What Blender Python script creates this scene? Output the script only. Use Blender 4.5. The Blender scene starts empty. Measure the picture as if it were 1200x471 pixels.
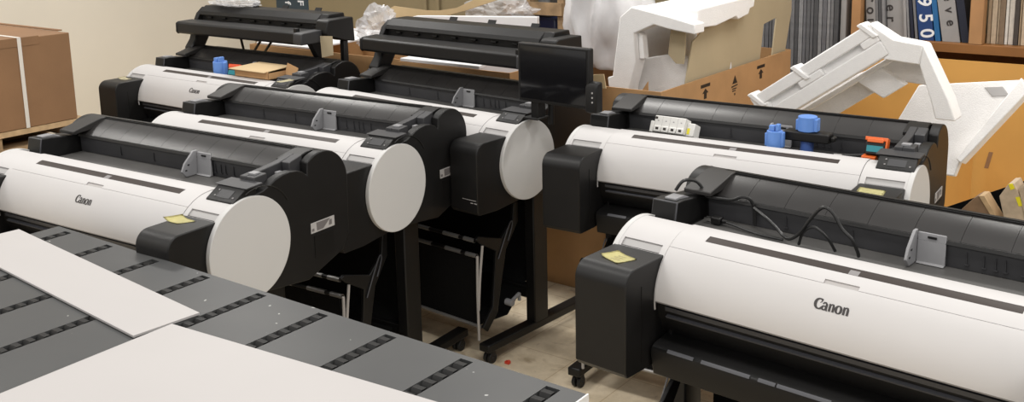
import bpy, bmesh, math, random
from mathutils import Vector, Matrix, noise
random.seed(7)
scene = bpy.context.scene
COL = scene.collection
R = math.radians
PI = math.pi

# ------------------------------------------------------------------ materials
MATS = {}
def principled(name, color, rough=.5, metallic=0., noise_amt=0., noise_scale=40., bump=0., bump_scale=60., spec=.5, alpha=1., trans=0., coat=0.):
    m = bpy.data.materials.new(name); m.use_nodes = True
    nt = m.node_tree; b = nt.nodes['Principled BSDF']
    b.inputs['Base Color'].default_value = (*color, 1)
    b.inputs['Roughness'].default_value = rough
    b.inputs['Metallic'].default_value = metallic
    b.inputs['Specular IOR Level'].default_value = spec
    b.inputs['Alpha'].default_value = alpha
    b.inputs['Transmission Weight'].default_value = trans
    b.inputs['Coat Weight'].default_value = coat
    tc = nt.nodes.new('ShaderNodeTexCoord')
    if noise_amt:
        n = nt.nodes.new('ShaderNodeTexNoise'); n.inputs['Scale'].default_value = noise_scale; n.inputs['Detail'].default_value = 5
        nt.links.new(tc.outputs['Object'], n.inputs['Vector'])
        r = nt.nodes.new('ShaderNodeValToRGB')
        r.color_ramp.elements[0].position = .3; r.color_ramp.elements[1].position = .7
        r.color_ramp.elements[0].color = (*[max(0, c*(1-noise_amt)) for c in color], 1)
        r.color_ramp.elements[1].color = (*[min(1, c*(1+noise_amt)) for c in color], 1)
        nt.links.new(n.outputs['Fac'], r.inputs['Fac']); nt.links.new(r.outputs['Color'], b.inputs['Base Color'])
    if bump:
        n2 = nt.nodes.new('ShaderNodeTexNoise'); n2.inputs['Scale'].default_value = bump_scale; n2.inputs['Detail'].default_value = 4
        nt.links.new(tc.outputs['Object'], n2.inputs['Vector'])
        bp = nt.nodes.new('ShaderNodeBump'); bp.inputs['Strength'].default_value = bump; bp.inputs['Distance'].default_value = .01
        nt.links.new(n2.outputs['Fac'], bp.inputs['Height']); nt.links.new(bp.outputs['Normal'], b.inputs['Normal'])
    MATS[name] = m
    return m

BLACK = principled('black_plastic', (.0065, .0062, .0062), .45, noise_amt=.15, noise_scale=12, bump=.04, bump_scale=400, spec=.35)
BLACKG = principled('glossy_black_cover', (.021, .0195, .0188), .33, noise_amt=.15, noise_scale=8)
HOOD = principled('hood_plastic', (.019, .0175, .0165), .5)
TROUGH = principled('trough_grey', (.085, .083, .080), .42, noise_amt=.1, noise_scale=8)
DGREY = principled('dark_grey_plastic', (.034, .034, .037), .5, noise_amt=.12, noise_scale=10)
MGREY = principled('mid_grey_plastic', (.065, .066, .074), .45)
BGREY = principled('bracket_grey_plastic', (.26, .26, .27), .5)
WHITE = principled('white_plastic', (.535, .522, .518), .55, spec=.3, noise_amt=.015, noise_scale=6)
DISCW = principled('white_disc_plastic', (.545, .54, .53), .5)
LGREY = principled('light_grey_plastic', (.40, .39, .385), .5)
GLASS = principled('dark_window', (.045, .036, .032), .45, spec=.2)
SCREEN = principled('screen_black', (.006, .006, .007), .09, coat=.3)
INK = principled('dark_lettering', (.035, .03, .03), .5)
NOTCH = principled('notch_grey', (.42, .40, .39), .6)
SEAM = principled('seam_grey', (.22, .21, .21), .6)
LINKB = principled('black_roller', (.009, .009, .009), .5, spec=.25)
BLACKINK = principled('black_print', (.02, .015, .012), .6)
WHITEINK = principled('white_lettering', (.75, .76, .78), .5)
STEEL = principled('brushed_rod', (.32, .31, .30), .35, metallic=.6)
BLACKM = principled('black_metal', (.0055, .0053, .0053), .42, spec=.35, bump=.03, bump_scale=300)
CLOTH = principled('black_cloth', (.003, .003, .003), .9, spec=.2, bump=.3, bump_scale=60)
STRAP = principled('grey_elastic', (.36, .34, .32), .8)
RUBBER = principled('caster_rubber', (.008, .008, .008), .6)
CABLE = principled('cable_rubber', (.012, .012, .012), .4)
CHROME = principled('metal_prong', (.7, .7, .68), .25, metallic=1)
YEL = principled('yellow_note', (.80, .74, .36), .7)
CREAMN = principled('cream_note', (.72, .66, .45), .7)
CARD = principled('cardboard', (.44, .255, .115), .8, noise_amt=.10, noise_scale=5, bump=.06, bump_scale=120)
CARDB = principled('brown_cardboard', (.255, .139, .067), .8, noise_amt=.09, noise_scale=4, bump=.06, bump_scale=120)
CARDL = principled('pale_cardboard', (.55, .41, .23), .8, noise_amt=.08, noise_scale=4)
CARDT = principled('tan_cardboard', (.43, .355, .23), .85, noise_amt=.04, noise_scale=4)
ORANGEC = principled('orange_brown_board', (.56, .30, .075), .6, noise_amt=.07, noise_scale=3)
FOAM = principled('white_foam', (.88, .87, .86), .75, noise_amt=.02, noise_scale=30, bump=.25, bump_scale=180)
PAPERW = principled('white_paper', (.82, .81, .82), .7)
BOARDW = principled('white_board', (.455, .437, .43), .5, spec=.35, noise_amt=.012, noise_scale=3)
BLUE = principled('blue_plastic', (.13, .28, .68), .4)
BLUED = principled('deep_blue_plastic', (.06, .12, .36), .4)
ORANGE = principled('orange_plastic', (.80, .15, .025), .4)
REDOR = principled('red_orange_plastic', (.70, .085, .02), .4)
TEAL = principled('teal_label', (.02, .25, .30), .4)
PARTW = principled('white_module', (.74, .73, .70), .4)
YELB = principled('bright_yellow', (.80, .70, .02), .5)
WALL = principled('wall_paint', (.725, .69, .61), .8, noise_amt=.03, noise_scale=1.5, bump=.05, bump_scale=150)
OLIVE = principled('olive_wall_paint', (.235, .19, .11), .8, noise_amt=.05, noise_scale=1.5)
SHELFW = principled('shelf_wood', (.38, .20, .085), .5, noise_amt=.12, noise_scale=6)
SHELFD = principled('shelf_board_wood', (.25, .105, .028), .5, noise_amt=.12, noise_scale=6)
PALLET = principled('raw_pallet_wood', (.33, .22, .12), .8, noise_amt=.25, noise_scale=14, bump=.2, bump_scale=40)
SCRAPB = principled('scrap_wood', (.24, .15, .085), .8, noise_amt=.2, noise_scale=14)
PALLETL = principled('light_pallet_wood', (.52, .36, .20), .8, noise_amt=.18, noise_scale=18, bump=.2, bump_scale=40)
NAVY = principled('navy_board', (.010, .014, .03), .5)
BRBLUE = principled('blue_board', (.012, .045, .16), .45)
CYANB = principled('bright_blue_board', (.015, .115, .29), .45)
GREYB = principled('grey_board', (.29, .28, .275), .6, noise_amt=.05, noise_scale=12)
TEALB = principled('dark_teal_board', (.015, .035, .05), .5)
BLUEW = principled('blue_drum', (.008, .015, .06), .4)
RED = principled('red_plastic_bit', (.65, .05, .02), .5)
WHITEEDGE = principled('white_edge_trim', (.7, .7, .69), .4)
STRAPW = principled('white_band', (.72, .68, .62), .6)
PLY = [principled('sheet_edge_%d' % i, c, .6, noise_amt=.15, noise_scale=30) for i, c in enumerate([(.10, .10, .105), (.15, .15, .155), (.065, .066, .07), (.21, .21, .215), (.12, .12, .13)])]
BGE = [principled('board_edge_%d' % i, c, .7, noise_amt=.15, noise_scale=30) for i, c in enumerate([(.42, .33, .23), (.30, .22, .14), (.55, .50, .44), (.20, .14, .09), (.48, .38, .27), (.05, .04, .035), (.60, .57, .52)])]

def film(name, col, alpha, rough, strength=.6, scale=6):
    m = principled(name, col, rough, bump=strength, bump_scale=scale, alpha=alpha, spec=.6)
    b = m.node_tree.nodes['Principled BSDF']
    b.inputs['Subsurface Weight'].default_value = 0.
    return m
BAG = film('milky_plastic_bag', (.74, .73, .74), .84, .35, .35, 5)
CLEAR = film('clear_plastic_film', (.74, .74, .76), .40, .12, .7, 9)

def table_mat():
    m = principled('grey_table_laminate', (.08, .08, .08), .42, spec=.35)
    nt = m.node_tree; b = nt.nodes['Principled BSDF']
    tc = nt.nodes.new('ShaderNodeTexCoord')
    n = nt.nodes.new('ShaderNodeTexNoise'); n.inputs['Scale'].default_value = 3.5; n.inputs['Detail'].default_value = 6
    v = nt.nodes.new('ShaderNodeTexNoise'); v.inputs['Scale'].default_value = 38; v.inputs['Detail'].default_value = 1
    for q in (n, v): nt.links.new(tc.outputs['Object'], q.inputs['Vector'])
    r = nt.nodes.new('ShaderNodeValToRGB'); r.color_ramp.elements[0].color = (.044, .046, .048, 1); r.color_ramp.elements[1].color = (.072, .073, .072, 1)
    r2 = nt.nodes.new('ShaderNodeValToRGB'); r2.color_ramp.elements[0].position = .795; r2.color_ramp.elements[1].position = .815
    nt.links.new(n.outputs['Fac'], r.inputs['Fac']); nt.links.new(v.outputs['Fac'], r2.inputs['Fac'])
    mx = nt.nodes.new('ShaderNodeMixRGB'); mx.inputs['Color2'].default_value = (.4, .4, .39, 1)
    nt.links.new(r2.outputs['Color'], mx.inputs['Fac']); nt.links.new(r.outputs['Color'], mx.inputs['Color1'])
    nt.links.new(mx.outputs['Color'], b.inputs['Base Color'])
    return m
TABLE = table_mat()

def floor_mat():
    m = principled('worn_tile_floor', (.4, .35, .27), .6)
    nt = m.node_tree; b = nt.nodes['Principled BSDF']
    tc = nt.nodes.new('ShaderNodeTexCoord')
    n1 = nt.nodes.new('ShaderNodeTexNoise'); n1.inputs['Scale'].default_value = 6; n1.inputs['Detail'].default_value = 8; n1.inputs['Roughness'].default_value = .65
    n2 = nt.nodes.new('ShaderNodeTexNoise'); n2.inputs['Scale'].default_value = 7; n2.inputs['Detail'].default_value = 6; n2.inputs['Distortion'].default_value = 1.2
    br = nt.nodes.new('ShaderNodeTexBrick'); br.offset = 0; br.inputs['Scale'].default_value = 1; br.inputs['Brick Width'].default_value = .305; br.inputs['Row Height'].default_value = .305; br.inputs['Mortar Size'].default_value = .0025
    br.inputs['Color1'].default_value = (1, 1, 1, 1); br.inputs['Color2'].default_value = (.93, .93, .93, 1); br.inputs['Mortar'].default_value = (.72, .66, .58, 1)
    for q in (n1, n2, br): nt.links.new(tc.outputs['Object'], q.inputs['Vector'])
    r = nt.nodes.new('ShaderNodeValToRGB'); r.color_ramp.elements[0].position = .3; r.color_ramp.elements[1].position = .68
    r.color_ramp.elements[0].color = (.60, .49, .335, 1); r.color_ramp.elements[1].color = (.93, .80, .60, 1)
    r2 = nt.nodes.new('ShaderNodeValToRGB'); r2.color_ramp.elements[0].position = .28; r2.color_ramp.elements[1].position = .42
    r2.color_ramp.elements[0].color = (.45, .38, .3, 1); r2.color_ramp.elements[1].color = (1, 1, 1, 1)
    nt.links.new(n1.outputs['Fac'], r.inputs['Fac']); nt.links.new(n2.outputs['Fac'], r2.inputs['Fac'])
    a = nt.nodes.new('ShaderNodeMixRGB'); a.blend_type = 'MULTIPLY'; a.inputs['Fac'].default_value = .7
    c = nt.nodes.new('ShaderNodeMixRGB'); c.blend_type = 'MULTIPLY'; c.inputs['Fac'].default_value = 1
    nt.links.new(r.outputs['Color'], a.inputs['Color1']); nt.links.new(r2.outputs['Color'], a.inputs['Color2'])
    nt.links.new(a.outputs['Color'], c.inputs['Color1']); nt.links.new(br.outputs['Color'], c.inputs['Color2'])
    nt.links.new(c.outputs['Color'], b.inputs['Base Color'])
    return m
FLOOR = floor_mat()

# ------------------------------------------------------------------ mesh helpers
class MB:
    def __init__(s): s.bm = bmesh.new()
    def box(s, x0, x1, y0, y1, z0, z1, M=None):
        vs = [s.bm.verts.new((x, y, z)) for x in (x0, x1) for y in (y0, y1) for z in (z0, z1)]
        for f in ((0, 1, 3, 2), (4, 6, 7, 5), (0, 4, 5, 1), (2, 3, 7, 6), (0, 2, 6, 4), (1, 5, 7, 3)):
            s.bm.faces.new([vs[i] for i in f])
        if M is not None:
            for v in vs: v.co = M @ v.co
        return s
    def prism(s, prof, x0, x1, M=None):          # profile of (y, z), extruded along x
        a = [s.bm.verts.new((x0, y, z)) for y, z in prof]; b = [s.bm.verts.new((x1, y, z)) for y, z in prof]
        n = len(prof)
        s.bm.faces.new(a); s.bm.faces.new(b[::-1])
        for i in range(n): s.bm.faces.new((a[i], b[i], b[(i+1) % n], a[(i+1) % n]))
        if M is not None:
            for v in a+b: v.co = M @ v.co
        return s
    def plate(s, pts, o, ex, ey, t):             # polygon of (a, b) in the plane o + a*ex + b*ey, thickness t along ex x ey
        ex, ey, o = Vector(ex), Vector(ey), Vector(o); n = ex.cross(ey).normalized()*t
        a = [s.bm.verts.new(o+ex*p+ey*q) for p, q in pts]; b = [s.bm.verts.new(v.co+n) for v in a]
        m = len(a); s.bm.faces.new(a[::-1]); s.bm.faces.new(b)
        for i in range(m): s.bm.faces.new((a[i], a[(i+1) % m], b[(i+1) % m], b[i]))
        return s
    def ring(s, outer, inner, o, ex, ey, t):     # plate with a hole; outer and inner have the same count
        ex, ey, o = Vector(ex), Vector(ey), Vector(o); n = ex.cross(ey).normalized()*t
        V = []
        for loop in (outer, inner):
            a = [s.bm.verts.new(o+ex*p+ey*q) for p, q in loop]; b = [s.bm.verts.new(v.co+n) for v in a]; V.append((a, b))
        m = len(outer); (oa, ob), (ia, ib) = V
        for i in range(m):
            j = (i+1) % m
            s.bm.faces.new((oa[i], oa[j], ob[j], ob[i])); s.bm.faces.new((ia[j], ia[i], ib[i], ib[j]))
            s.bm.faces.new((oa[j], oa[i], ia[i], ia[j])); s.bm.faces.new((ob[i], ob[j], ib[j], ib[i]))
        return s
    def cyl(s, p, q, r, n=20, r2=None):
        p, q = Vector(p), Vector(q); d = (q-p).normalized(); u = d.orthogonal().normalized(); w = d.cross(u)
        r2 = r if r2 is None else r2
        a = [s.bm.verts.new(p+(u*math.cos(2*PI*i/n)+w*math.sin(2*PI*i/n))*r) for i in range(n)]
        b = [s.bm.verts.new(q+(u*math.cos(2*PI*i/n)+w*math.sin(2*PI*i/n))*r2) for i in range(n)]
        s.bm.faces.new(a[::-1]); s.bm.faces.new(b)
        for i in range(n): s.bm.faces.new((a[i], a[(i+1) % n], b[(i+1) % n], b[i]))
        return s
    def tube(s, pts, r, n=8, smooth=4):
        P = [Vector(p) for p in pts]
        if smooth > 1:
            Q = []
            for i in range(len(P)-1):
                p0, p1, p2, p3 = P[max(i-1, 0)], P[i], P[i+1], P[min(i+2, len(P)-1)]
                for k in range(smooth):
                    t = k/smooth
                    Q.append(.5*((2*p1)+(p2-p0)*t+(2*p0-5*p1+4*p2-p3)*t*t+(-p0+3*p1-3*p2+p3)*t**3))
            P = Q+[P[-1]]
        prev = None; up = Vector((.31, .2, .93)).normalized()
        for i, p in enumerate(P):
            d = (P[min(i+1, len(P)-1)]-P[max(i-1, 0)]).normalized()
            u = (up-d*up.dot(d)).normalized(); w = d.cross(u); up = u
            ring = [s.bm.verts.new(p+(u*math.cos(2*PI*k/n)+w*math.sin(2*PI*k/n))*r) for k in range(n)]
            if prev:
                for k in range(n): s.bm.faces.new((prev[k], prev[(k+1) % n], ring[(k+1) % n], ring[k]))
            else: s.bm.faces.new(ring[::-1])
            prev = ring
        s.bm.faces.new(prev)
        return s
    def shell(s, r0, r1, a0, a1, x0, x1, yc, zc, n=36):   # arc wall; angle 0 = front (-y), 90 = up
        prof = []
        for k in range(n+1):
            a = R(a0+(a1-a0)*k/n); prof.append((yc-r1*math.cos(a), zc+r1*math.sin(a)))
        for k in range(n, -1, -1):
            a = R(a0+(a1-a0)*k/n); prof.append((yc-r0*math.cos(a), zc+r0*math.sin(a)))
        m = len(prof); V = [[s.bm.verts.new((x, y, z)) for y, z in prof] for x in (x0, x1)]
        for i in range(m): s.bm.faces.new((V[0][i], V[1][i], V[1][(i+1) % m], V[0][(i+1) % m]))
        for X in V:
            for i in range(n): s.bm.faces.new((X[i], X[i+1], X[m-2-i], X[m-1-i]))
        return s
    def quad(s, a, b, c, d):
        s.bm.faces.new([s.bm.verts.new(q) for q in (a, b, c, d)]); return s
    def build(s, name, mat, parent=None, bevel=0., seg=2, smooth=True, loc=None):
        bmesh.ops.recalc_face_normals(s.bm, faces=s.bm.faces)
        me = bpy.data.meshes.new(name); s.bm.to_mesh(me); s.bm.free()
        me.materials.append(mat)
        o = bpy.data.objects.new(name, me); COL.objects.link(o)
        if parent: o.parent = parent
        if loc: o.location = loc
        if bevel:
            b = o.modifiers.new('bevel', 'BEVEL'); b.width = bevel; b.segments = seg; b.limit_method = 'ANGLE'; b.angle_limit = R(38)
            b.harden_normals = False
        if smooth:
            for p in me.polygons: p.use_smooth = True
            try: me.set_sharp_from_angle(angle=R(35))
            except Exception: pass
        return o

def tag(o, label, cat, group=None, kind=None):
    if label: o['label'] = label
    if cat: o['category'] = cat
    if group: o['group'] = group
    if kind: o['kind'] = kind
    return o
def empty(name, loc, rz=0):
    o = bpy.data.objects.new(name, None); COL.objects.link(o); o.location = loc; o.rotation_euler = (0, 0, rz); o.empty_display_size = .1
    return o
def copy_tree(o, parent=None):
    c = o.copy(); COL.objects.link(c)
    c.parent = parent
    for ch in list(o.children): copy_tree(ch, c)
    return c
def structure(o): o['kind'] = 'structure'; return o

# room frame: u runs along the printers, v runs away from them (the room is turned 37 degrees)
RA = R(-37.)
AX = Vector((math.cos(RA), math.sin(RA), 0)); AY = Vector((-math.sin(RA), math.cos(RA), 0))
def W(u, v, z=0): return AX*u+AY*v+Vector((0, 0, z))
def room(name, u=0, v=0, z=0): return empty(name, W(u, v, z), RA)
def place(o, u=0, v=0, z=0):
    o.location = W(u, v, z); o.rotation_euler = (0, 0, RA); return o

def text_mesh(body, size, extrude=.0006):
    cu = bpy.data.curves.new('lettering', 'FONT'); cu.body = body; cu.size = size; cu.extrude = extrude; cu.align_x = 'CENTER'; cu.align_y = 'CENTER'
    cu.offset = size*.018
    o = bpy.data.objects.new('lettering', cu); COL.objects.link(o)
    dg = bpy.context.evaluated_depsgraph_get(); dg.update()
    me = bpy.data.meshes.new_from_object(o.evaluated_get(dg))
    bpy.data.objects.remove(o); bpy.data.curves.remove(cu)
    return me
def lettering(name, body, size, mat, parent, M):
    me = text_mesh(body, size); me.transform(M); me.materials.clear(); me.materials.append(mat)
    o = bpy.data.objects.new(name, me); COL.objects.link(o); o.parent = parent
    return o

# ------------------------------------------------------------------ printer
CR, ZC, HW = .1819, .9292, .70
HY, HZ, HR = .365, 1.065, .125
def arc(yc, zc, r, a0, a1, n):                  # angle 0 = front, 90 = up
    return [(yc-r*math.cos(R(a0+(a1-a0)*k/n)), zc+r*math.sin(R(a0+(a1-a0)*k/n))) for k in range(n+1)]
REAR = [(.49, 1.065), (.487, .85), (.45, .79), (.264, .728), (.045, .755)]

def logo_strokes():
    # hand drawn wordmark: each stroke is a list of (x, y, half width) in units of the x-height
    S = []
    def ell(cx, cy, rx, ry, a0, a1, wmin, wmax, n=18):
        o = []
        for k in range(n+1):
            a = R(a0+(a1-a0)*k/n); w = wmin+(wmax-wmin)*abs(math.cos(a))**1.5
            o.append((cx+rx*math.cos(a), cy+ry*math.sin(a), w))
        S.append(o)
    def line(x0, y0, x1, y1, w0, w1=None): S.append([(x0, y0, w0), (x1, y1, w1 or w0)])
    ell(.72, .72, .62, .66, 48, 318, .07, .19)               # C
    S.append([(1.14, 1.21, .06), (1.02, 1.02, .05), (.80, .86, .03)])
    x = 1.62
    S.append([(x-.30, .78, .10), (x-.18, .98, .09), (x+.10, 1.0, .09), (x+.28, .80, .15), (x+.28, .04, .15)])   # a
    ell(x-.06, .30, .30, .24, 20, 340, .06, .14)
    line(x+.28, .06, x+.50, .02, .07)
    def n_(x):
        line(x, 0, x, 1.0, .15); S.append([(x-.16, .92, .06), (x, .98, .06)])
        S.append([(x+.08, .78, .05), (x+.28, .98, .08), (x+.48, .92, .12), (x+.56, .72, .15), (x+.56, .0, .15)])
    n_(2.42); 
    ell(3.78, .5, .40, .48, 0, 360, .06, .17, 26)            # o
    n_(4.62)
    return S
def logo_mesh():
    mb = MB(); S = logo_strokes(); W0 = 5.35; k = .092/W0; a0 = R(31.5)
    rr = CR+.0009
    def P(x, y):
        a = a0+y*k*1.18/rr
        return (x*k-.049, -rr*math.cos(a), ZC+rr*math.sin(a))
    for st in S:
        L = []; 
        for i, (x, y, w) in enumerate(st):
            xa, ya = st[max(i-1, 0)][:2]; xb, yb = st[min(i+1, len(st)-1)][:2]
            dx, dy = xb-xa, yb-ya; l = math.hypot(dx, dy) or 1
            w *= 1.28; L.append((P(x-dy/l*w, y+dx/l*w), P(x+dy/l*w, y-dx/l*w)))
        for i in range(len(L)-1): mb.quad(L[i][0], L[i+1][0], L[i+1][1], L[i][1])
    return mb

def on_cyl(mb, x0, x1, a0, a1, r, t=.0012, n=6):
    mb.shell(r-.004, r+t, a0, a1, x0, x1, 0, ZC, n); return mb

def make_printer():
    root = empty('wide_format_printer', (0, 0, 0))
    # main casing
    mb = MB()
    mb.prism([(-.07, .80), (.045, .755), (.264, .728), (.45, .79), (.487, .85), (.49, 1.065)] + arc(HY, HZ, HR-.002, 180, 88, 12) +
             [(.35, 1.165), (.262, 1.12), (.262, 1.058), (.02, 1.058), (-.07, 1.03)], -.655, .655)
    mb.cyl((-.69, 0, ZC), (.69, 0, ZC), .163, 40)
    body = mb.build('casing', BLACK, root)
    # grey trough behind the front cover
    MB().box(-.60, .575, .012, .262, 1.056, 1.0605).build('trough_floor', TROUGH, root)
    mb = MB().prism([(.2615, 1.06), (.2585, 1.062), (.2555, 1.126), (.2575, 1.132), (.262, 1.132)], -.60, .60)
    for x in (-.33, -.12, .2, .245, .275, .30, .345, .44, .5): mb.box(x-.0012, x+.0012, .2535, .257, 1.078, 1.112).box(x-.006, x+.006, .252, .257, 1.076, 1.079)
    mb.build('trough_wall', DGREY, root)
    # roll cover: gently bowed tiles with seams, sloping back to a thin crest
    P0, P1 = Vector((.259, 1.136)), Vector((.372, 1.1905)); dv = P1-P0; nn = Vector((-dv.y, dv.x)).normalized()
    def slope(off, n=12): return [tuple(P0+dv*(k/n)+nn*(off+.006*math.sin(PI*k/n))) for k in range(n+1)]
    mb = MB(); xs = [-.60, -.47, -.34, -.21, -.08, .05, .18, .31, .44, .60]
    for a, b in zip(xs[:-1], xs[1:]): mb.prism(slope(.001)+slope(-.008)[::-1], a+.0006, b-.0006)
    mb.prism(slope(-.0012)+slope(-.012)[::-1], -.60, .60)
    rc = mb.build('roll_cover', BLACKG, root)
    MB().prism([(.244, 1.128), (.262, 1.124), (.262, 1.136), (.249, 1.1375)], -.60, .60).build('cover_lip', BLACK, rc)
    sh = MB().shell(HR-.006, HR+.0015, 86, 178, -.652, .662, HY, HZ, 26)
    sh.box(-.60, .60, .362, .376, 1.186, 1.1945)
    sh.build('cover_back', BLACK, rc)
    MB().prism([(.20, 1.146), (.20, 1.160), (.335, 1.1925), (.375, 1.1945), (.375, 1.17), (.27, 1.15)], -.66, -.562).build('cover_hood', HOOD, rc, .003)
    MB().prism([(.255, 1.160), (.255, 1.174), (.335, 1.1925), (.375, 1.1945), (.375, 1.17), (.30, 1.15)], .575, .655).build('cover_hood', BLACK, rc, .003)
    # side covers
    top = [(.285, 1.163)]
    hump = arc(HY, HZ, HR+.002, 52, 180, 22)
    left = REAR[::-1][:-1] and [(.045, .755), (.264, .728), (.45, .79), (.487, .85)] + hump[::-1] + [(.27, 1.130), (.125, 1.146), (.083, 1.146), (.068, 1.075), (-.06, 1.04), (-.10, .90), (-.06, .80)]
    MB().prism(left, -.70, -.612).build('side_cover', BLACK, root, .004)
    MB().prism([(.069, 1.074), (.084, 1.1465), (.088, 1.1465), (.075, 1.074)], -.7005, -.610).build('cheek_front', MGREY, root, .002)
    right = [(.045, .755), (.264, .728), (.45, .79), (.487, .85)] + hump[::-1] + [(.283, 1.120), (.262, 1.138), (.235, 1.149), (.20, 1.153), (.165, 1.151), (.13, 1.142), (.10, 1.128), (.07, 1.116), (0, 1.108), (-.06, 1.07), (-.10, .90), (-.06, .80)]
    sc = MB().prism(right, .662, .70).build('side_cover', BLACK, root, .004)
    # relief rib and label on the right side
    pts = [(.7012, -.02+.0, 1.06)]
    MB().tube([(.701, .05+.145*math.cos(R(a)), .99+.145*math.sin(R(a))) for a in range(115, 20, -8)], .0022, 6, 2).build('moulded_line', BLACK, sc)
    lab = MB().box(.7002, .7018, .285, .408, .898, .937).build('rating_label', LGREY, sc)
    mk = MB()
    mk.plate([(.03, .004), (.062, .004), (.10, .034), (.028, .034)], (.7018, .285, .899), (0, 1, 0), (0, 0, 1), .0006)
    mk.plate([(.004, .006), (.016, .006), (.016, .016), (.004, .016)], (.7018, .285, .899), (0, 1, 0), (0, 0, 1), .0006)
    mk.plate([(.092, .008), (.108, .008), (.108, .028), (.096, .028)], (.7018, .285, .899), (0, 1, 0), (0, 0, 1), .0006)
    mk.build('label_print', principled('label_grey', (.14, .13, .13), .6) if 'label_grey' not in MATS else MATS['label_grey'], lab)
    MB().box(.6985, .7022, .30, .40, .80, .885).build('cable_recess', BLACKM, sc)
    # left cheek latch, right arm
    MB().prism([(.10, 1.1455), (.10, 1.153), (.15, 1.153), (.185, 1.139), (.185, 1.128)], -.668, -.628).build('latch', BGREY, root, .002)
    arm = MB().prism([(.062, 1.120), (.066, 1.158), (.135, 1.162), (.22, 1.170), (.30, 1.188), (.30, 1.13), (.14, 1.122)], .592, .622)
    arm.prism([(.062, 1.120), (.066, 1.158), (.125, 1.1615), (.125, 1.12)], .6225, .664)
    arm.prism([(.235, 1.12), (.235, 1.172), (.30, 1.188), (.30, 1.12)], .6225, .6615)
    arm.build('lever_arm', DGREY, root, .003)
    MB().box(.612, .645, .085, .115, 1.158, 1.1655).build('latch', BGREY, root, .001)
    MB().box(.632, .655, .19, .215, 1.12, 1.146).build('latch', BGREY, root, .002)
    # white front
    cov = on_cyl(MB(), -.5185, .5185, 1.5, 54.5, CR-.001, .001, 48)
    on_cyl(cov, -.5185, -.047, 54.9, 59.2, CR-.001, .001, 6); on_cyl(cov, .047, .5185, 54.9, 59.2, CR-.001, .001, 6)
    on_cyl(cov, -.5185, .5185, 59.2, 69.8, CR-.001, .001, 10)
    on_cyl(cov, -.5185, -.4263, 69.8, 79.6, CR-.001, .001, 10); on_cyl(cov, .4263, .5185, 69.8, 79.6, CR-.001, .001, 10)
    on_cyl(cov, -.5185, .5185, 79.6, 101, CR-.001, .001, 20)
    cover = cov.build('front_cover', WHITE, root)
    MB().shell(CR-.012, CR-.0025, 0, 54.75, -.519, .519, 0, ZC, 48).shell(CR-.012, CR-.0025, 59.3, 69.9, -.519, .519, 0, ZC, 10).shell(CR-.012, CR-.0025, 79.5, 100, -.519, .519, 0, ZC, 20).build('cover_seam', SEAM, cover)
    MB().shell(CR-.012, CR-.0008, 69.84, 79.56, -.4262, .4262, 0, ZC, 12).build('slot_window', GLASS, cover)
    MB().shell(CR-.0065, CR-.0002, 70.2, 76.5, 0, .027, 0, ZC, 6).build('slot_tab', SEAM, cover)
    MB().shell(CR-.02, CR-.004, 54, 60, -.048, .048, 0, ZC, 6).build('finger_notch', NOTCH, cover)
    logo_mesh().build('wordmark', INK, cover, smooth=False)
    for sx in (-1, 1):
        x0, x1 = sorted((sx*.5205, sx*.688))
        g0, g1 = sorted((sx*.541, sx*.676))
        e = on_cyl(MB(), x0, x1, -8, 44.8, CR-.0025, .001, 44); on_cyl(e, x0, g0, 44.8, 54.4, CR-.0025, .001, 10); on_cyl(e, g1, x1, 44.8, 54.4, CR-.0025, .001, 10); on_cyl(e, x0, x1, 54.4, 98, CR-.0025, .001, 40)
        ec = e.build('end_cap', WHITE, root)
        MB().shell(CR-.02, CR-.007, 44, 55.2, g0-.002, g1+.002, 0, ZC, 10).build('grip_recess', LGREY, ec)
        d = MB().cyl((sx*.684, 0, ZC), (sx*.703, 0, ZC), CR+.0005, 96)
        d.build('end_disc', DISCW, root, .0025, 2)
        # ink tank housing
        y0, y1, z0, z1, rr = -.326, .02, .736, 1.0557, .05
        prof = [(y1, z0+.02), (-.20, z0), (y0+.012, z0+.004), (y0, z0+.02)] + [(y0+rr-rr*math.cos(R(a)), z1-rr+rr*math.sin(R(a))) for a in range(0, 91, 9)] + [(-.05, z1), (y1, z1-.01)]
        b0, b1 = sorted((sx*.5225, sx*.6995 if sx < 0 else .683))
        ib = MB().prism(prof, b0, b1).build('ink_tank_housing', BLACK, root, .004)
        sx0 = b1-.0005 if sx < 0 else b0-.0015
        MB().box(sx0, sx0+.002, -.246, -.2435, z0+.03, z1-.06).build('door_seam', BLACKM, ib)
        if sx > 0:
            MB().box(.593, .674, -.3265, -.3255, .8065, .8085).box(.641, .656, -.3265, -.3255, .7935, .7965).box(.662, .678, -.3265, -.3255, .7935, .7965).build('small_print', LGREY, ib)
    # control panel
    cp = MB().prism([(-.062, 1.094), (-.060, 1.1035), (-.002, 1.139), (.045, 1.139), (.045, 1.062), (-.02, 1.07)], .56, .694).build('control_panel', BLACK, root, .002)
    sl = Vector((0, .058, .0355)).normalized()
    MB().plate([(.018, .014), (.082, .014), (.082, .050), (.018, .050)], (.578, -.060, 1.1038), (1, 0, 0), sl, .0008).build('display', DGREY, cp)
    kb = MB()
    for a, b in ((.012, .02), (.012, .046), (.100, .02)): kb.plate([(a-.003, b-.003), (a+.003, b-.003), (a+.003, b+.003), (a-.003, b+.003)], (.575, -.060, 1.1038), (1, 0, 0), sl, .001)
    kb.build('button', SEAM, cp)
    MB().prism([(-.004, 1.137), (-.006, 1.141), (.07, 1.145), (.075, 1.138)], .545, .70).build('panel_hood', DGREY, cp, .001)
    # output guide below the front cover
    MB().box(-.49, .49, -.172, -.150, .908, .920).build('paper_rail', DGREY, root)
    MB().prism([(-.166, .884), (-.170, .890), (-.150, .897), (-.10, .89), (-.10, .884)], -.49, .49).build('paper_rail', MGREY, root)
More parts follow.
